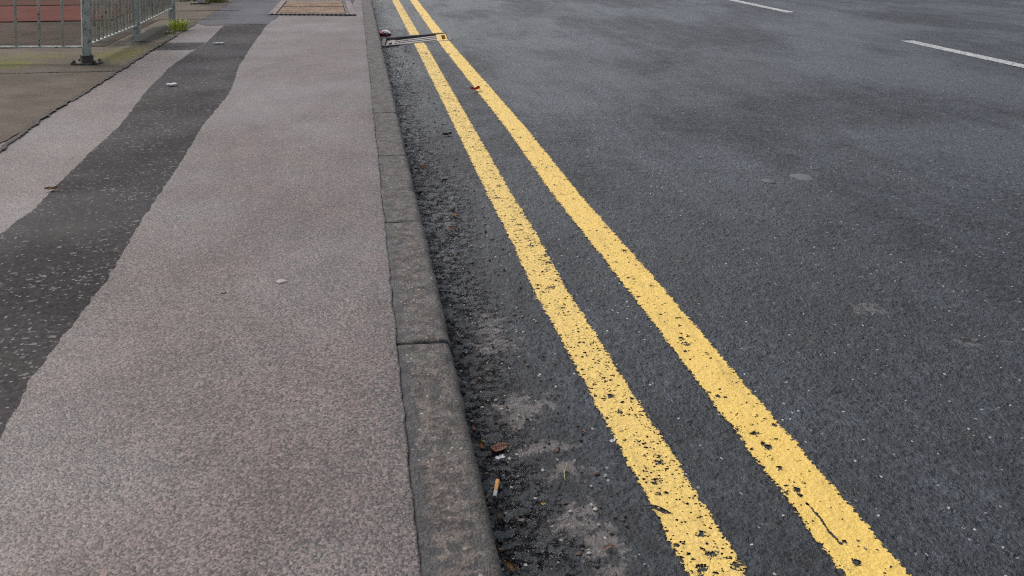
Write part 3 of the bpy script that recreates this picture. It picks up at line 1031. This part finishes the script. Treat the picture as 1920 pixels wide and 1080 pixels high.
def leaf(px, py, length, width, az, curl, mat, label, cat='leaf', pav=False, shape='leaf', name='fallen_leaf', lift=0.004, stalk=True):
    z = PAV + .0105 if pav else 0.0
    p = G(px, py, z)
    if not pav: p.z = road_top(p) + 0.002
    bm = bmesh.new()
    nu, nv = 13, 7
    sd = px * 0.37
    curl *= 0.6
    if shape == 'scrap':
        lift += .005
        length *= 1.35
        width *= 1.3
    length *= 0.85
    width *= 0.9
    grid = []
    for i in range(nu):
        t = i / (nu - 1)
        if shape == 'leaf':
            hw = width / 2 * (math.sin(math.pi * min(1, t ** .8)) ** .8) * (1 + .22 * mnoise.noise(Vector((t * 9, sd, 0)))) + .0004
        else:
            hw = width / 2 * (0.75 + .5 * mnoise.noise(Vector((t * 3, sd, 0)))) * min(1, 6 * t + .25, 6 * (1 - t) + .35)
        row = []
        for j in range(nv):
            s = (j / (nv - 1) - .5) * 2
            x = (t - .5) * length
            y = s * hw + mnoise.noise(Vector((t * 4, 3, sd))) * width * .12
            zc = lift + curl * width * (s * s * .7 + (t - .45) ** 2 * 1.6) + width * .10 * mnoise.noise(Vector((t * 5, s * 2, sd)))
            zc -= width * .03 * (1 - abs(s))
            row.append(bm.verts.new((x, y, max(.0012, zc))))
        grid.append(row)
    for i in range(nu - 1):
        for j in range(nv - 1):
            bm.faces.new((grid[i][j], grid[i + 1][j], grid[i + 1][j + 1], grid[i][j + 1]))
    ext = bmesh.ops.solidify(bm, geom=bm.faces[:], thickness=0.0006)
    o = from_bm(name, bm, LM[mat], None, True)
    o.location = p
    o.rotation_euler = (0, 0, az)
    tag(o, label, cat)
    if shape == 'leaf' and stalk:
        bm = bmesh.new()
        for i in range(4):
            x0 = length / 2 * (.96 + i * .09)
            prism(bm, [Vector((x0, -.0007, lift)), Vector((x0 + length * .05, -.0006, lift)), Vector((x0 + length * .05, .0006, lift)), Vector((x0, .0007, lift))], 0, .0012)
        from_bm('stalk', bm, LM[mat], o)
    return o


leaf(795, 311, .055, .028, .3, .5, 'brown', 'curled brown leaf in the gutter by the fourth kerb stone')
leaf(787, 355, .05, .018, 1.2, .6, 'pink', 'pale twisted leaf pressed against the kerb edge')
leaf(852, 401, .026, .02, .5, .7, 'tan', 'small tan leaf scrap, farther of the two in the gutter')
leaf(850, 425, .042, .024, .1, .5, 'brown', 'small brown leaf just nearer than the tan scrap')
leaf(838, 255, .06, .035, .2, .6, 'dark', 'dark wet leaf in the gutter left of the inner yellow line')
leaf(848, 388, .035, .008, .8, .3, 'green', 'tiny green sprig lying in the wet gutter', name='green_sprig')
leaf(903, 832, .032, .012, 1.75, .7, 'orange', 'orange leaf wedged upright against the kerb')
leaf(936, 838, .05, .030, .25, .5, 'brown', 'broad brown leaf beside the orange one, above the white scrap')
leaf(889, 798, .028, .012, 1.6, .6, 'brown', 'thin reddish brown leaf tight to the kerb, above the orange leaf')
leaf(906, 822, .012, .010, 1.0, .5, 'straw', 'yellowish crumb on top end of the orange leaf', stalk=False)
leaf(938, 859, .019, .015, .35, .3, 'white', 'torn white paper scrap above the cigarette butt', 'paper scrap', shape='scrap', name='paper_scrap', lift=.006)
leaf(978, 969, .020, .008, .15, .4, 'pink', 'pinkish leaf flake right of the cigarette butt', stalk=False)
leaf(956, 1058, .034, .014, 1.9, .6, 'orange', 'rusty leaf against the kerb at the bottom edge')
leaf(936, 962, .034, .014, 1.6, .5, 'dark', 'dark rotted leaf against the kerb below the cigarette butt')
leaf(1018, 947, .010, .008, 0, .3, 'yellow', 'tiny yellow crumb on the dark gutter', 'crumb', shape='scrap', name='yellow_crumb')
leaf(1148, 836, .014, .009, .4, .3, 'white', 'small white scrap touching the inner yellow line', 'paper scrap', shape='scrap', name='paper_scrap')
leaf(1140, 1030, .025, .008, .2, .4, 'brown', 'reddish brown leaf bit near the bottom of the gutter')
leaf(96, 356, .055, .025, .2, .5, 'orange', 'small orange brown leaf on the edge of the dark strip', pav=True)
leaf(420, 557, .012, .008, .2, .4, 'dark', 'dark crumb on the pavement below the pale gum spot', 'crumb', pav=True, shape='scrap', name='dark_crumb')
leaf(322, 160, .060, .060, .15, .07, 'white', 'flat white paper scrap on the dark strip', 'paper scrap', pav=True, shape='scrap', name='paper_scrap')
leaf(891, 172, .055, .040, .15, .6, 'red', 'small red petal like scrap on the outer yellow line', 'scrap', shape='scrap', name='red_scrap', lift=.008)
leaf(1638, 231, .045, .010, .3, .2, 'straw', 'yellow straw flake out on the open road', 'scrap', shape='scrap', name='straw_flake')
leaf(410, 82, .075, .06, .1, .05, 'white', 'long white scrap far up the dark strip', 'paper scrap', pav=True, shape='scrap', name='paper_scrap')
leaf(1478, 290, .035, .02, 0, .2, 'pink', 'pale flake on the road beyond the gum spot', 'scrap', shape='scrap', name='pale_flake')


def stalk_thing(a, b, r, mat, label, name, cat, arch=.004, z0=.004):
    pa, pb = G(*a), G(*b)
    pa.z = road_top(pa); pb.z = road_top(pb)
    bm = bmesh.new()
    rings = []
    n = 8
    d = (pb - pa).normalized()
    sd_ = Vector((-d.y, d.x, 0))
    for i in range(n + 1):
        t = i / n
        c = (pb - pa) * t + Vector((0, 0, z0 + arch * math.sin(math.pi * t))) + sd_ * (.0025 * math.sin(t * 5))
        rr = r * (1 - .5 * t)
        rings.append([bm.verts.new(c + sd_ * rr * math.cos(k * math.pi / 3) + Vector((0, 0, rr * math.sin(k * math.pi / 3)))) for k in range(6)])
    for A, B in zip(rings[:-1], rings[1:]):
        for k in range(6): bm.faces.new((A[k], A[(k + 1) % 6], B[(k + 1) % 6], B[k]))
    bm.faces.new(rings[0]); bm.faces.new(rings[-1])
    o = from_bm(name, bm, LM[mat], None, True)
    o.location = pa
    return tag(o, label, cat)


stalk_thing((1060, 903), (1061, 872), .0011, 'straw', 'pale green straw stalk standing out in the near gutter', 'straw_stalk', 'straw')
stalk_thing((864, 627), (854, 619), .0010, 'straw', 'short yellow straw against the kerb by the second stone', 'straw_stalk', 'straw')
stalk_thing((1210, 952), (1262, 966), .0014, 'twig', 'thin black twig stuck in the inner yellow line', 'twig', 'twig')


# --- cigarette butt
pa, pb = G(933, 899), G(927, 931)
pa.z = pb.z = -0.012 + .0062
d = (pb - pa)
Lc = d.length
cig = empty('cigarette_butt', pa, math.atan2(d.y, d.x))
tag(cig, 'cigarette butt with orange filter lying in the gutter by the kerb', 'cigarette butt')


def tube(x0, x1, r0, r1, name, mat, wob=0.0, seg=16, nr=8):
    bm = bmesh.new()
    rs = []
    for i in range(nr):
        t = i / (nr - 1)
        rr = r0 + (r1 - r0) * t
        rs.append([bm.verts.new((x0 + (x1 - x0) * t,
                                 rr * math.cos(2 * math.pi * k / seg) * (1 + wob * mnoise.noise(Vector((t * 3, k * .7, 1)))),
                                 .0035 + rr * .88 * math.sin(2 * math.pi * k / seg) * (1 + wob * mnoise.noise(Vector((t * 3, k * .7, 4)))))) for k in range(seg)])
    for A, B in zip(rs[:-1], rs[1:]):
        for k in range(seg): bm.faces.new((A[k], A[(k + 1) % seg], B[(k + 1) % seg], B[k]))
    bm.faces.new(rs[0]); bm.faces.new(rs[-1])
    return from_bm(name, bm, mat, cig, True)


tube(0, Lc * .62, .0042, .0042, 'filter', mat_noise('cork_tip', (0.62, 0.27, 0.07), (0.72, 0.38, 0.13), 200, 0.6, 0.12, 600, 0.0003), .05)
tube(Lc * .62, Lc * .97, .0041, .0039, 'paper', mat_noise('damp_paper', (0.42, 0.42, 0.38), (0.55, 0.55, 0.50), 150, 0.7, 0.12, 600, 0.0003), .08)
tube(Lc * .97, Lc * 1.12, .0036, .0022, 'burnt_end', mat_noise('ash', (0.012, 0.011, 0.011), (0.03, 0.028, 0.026), 200, 0.9), .3)

# --- crumpled packet by the grate
pk = G(722, 68)
bm = bmesh.new()
bmesh.ops.create_icosphere(bm, subdivisions=4, radius=1)
for v in bm.verts:
    n_ = v.co.normalized()
    k = 1 + .35 * mnoise.noise(n_ * 1.7) + .16 * mnoise.noise(n_ * 4.5)
    v.co = Vector((n_.x * .075 * k, n_.y * .055 * k, max(.0, .028 + n_.z * .034 * k)))
npk = NB('red_packet', rough=0.4)
npk.color(npk.mix(npk.rng(npk.nz(14, 3, 0.6, dim='3D'), 0.42, 0.52), (0.42, 0.05, 0.05), (0.20, 0.035, 0.035)))
o = from_bm('crumpled_packet', bm, npk.m, None, False)
o.location = pk
tag(o, 'crumpled red and white packet against the kerb beside the drain grate', 'litter')
bm = bmesh.new()
bmesh.ops.create_icosphere(bm, subdivisions=3, radius=1)
for v in bm.verts:
    n_ = v.co.normalized()
    k = 1 + .35 * mnoise.noise(n_ * 2 + Vector((4, 0, 0)))
    v.co = Vector((.016 + n_.x * .042 * k, -.034 + n_.y * .026 * k, .044 + n_.z * .018 * k - n_.x * .010))
from_bm('white_flap', bm, LM['white'], o)


# --- chewing gum spots
def gum(px, py, rx, ry, c, label, pav=False):
    z = PAV + .0075 if pav else 0.003
    p = G(px, py, z)
    bm = bmesh.new()
    cv = bm.verts.new((0, 0, .0022))
    rings = []
    for q, zz in ((.5, .002), (.85, .0012), (1.0, -.0015)):
        rings.append([bm.verts.new((rx * q * math.cos(a) * (1 + .5 * mnoise.noise(Vector((math.cos(a) * 2.2, math.sin(a) * 2.2, px)))),
                                    ry * q * math.sin(a) * (1 + .5 * mnoise.noise(Vector((math.cos(a) * 2.2, math.sin(a) * 2.2, px)))), zz)) for a in np.linspace(0, 2 * math.pi, 20, endpoint=False)])
    for k in range(20):
        bm.faces.new((cv, rings[0][k], rings[0][(k + 1) % 20]))
        for A, B in zip(rings[:-1], rings[1:]): bm.faces.new((A[k], B[k], B[(k + 1) % 20], A[(k + 1) % 20]))
    o = from_bm('chewing_gum', bm, mat_noise('gum', c, tuple(x * 1.1 for x in c), 80, 0.7, .15, 300, .0006), None, True)
    o.location = p
    return tag(o, label, 'chewing gum')


gum(528, 527, .015, .013, (0.34, 0.295, 0.275), 'pale flattened gum spot in the middle of the pavement', True)
gum(1503, 331, .042, .06, (0.11, 0.115, 0.115), 'pale oval gum spot out on the road')
gum(1440, 339, .025, .03, (0.10, 0.108, 0.11), 'smaller pale spot left of the oval gum spot on the road')

# ------------------------------------------------------------------ loose grit in the gutter: nobody could count it
bm = bmesh.new()
for i in range(1700):
    y = 1.3 + 8.5 * random.random() ** 1.8
    u = 0.008 + 0.26 * random.random() ** 2.4
    x = KR + DRIFT * y + u
    r = random.uniform(.0012, .0034) * (1 + y * .10)
    z = float(-0.012 * gutter_field(np.array([x]), np.array([y]))[0]) + r * .4 + .001
    m = bmesh.ops.create_icosphere(bm, subdivisions=1, radius=r)
    sx, sy = random.uniform(.7, 1.4), random.uniform(.7, 1.4)
    k = random.choices((0, 1, 2), (.28, .54, .18))[0]
    if k == 2: sx, sy = sx * random.uniform(.8, 2.2), sy * random.uniform(.8, 2)
    for v in m['verts']:
        v.co = Vector((v.co.x * sx * random.uniform(.85, 1.15) + x, v.co.y * sy + y, v.co.z * .7 + z))
        for f in v.link_faces: f.material_index = k
tag(from_bm('gutter_grit', bm, [mat_noise('pale_grit', (0.28, 0.27, 0.24), (0.42, 0.40, 0.36), 30), mat_noise('dark_grit', (0.03, 0.03, 0.032), (0.10, 0.085, 0.075), 30), mat_noise('brown_flecks', (0.06, 0.038, 0.027), (0.16, 0.095, 0.06), 40)]), kind='stuff')
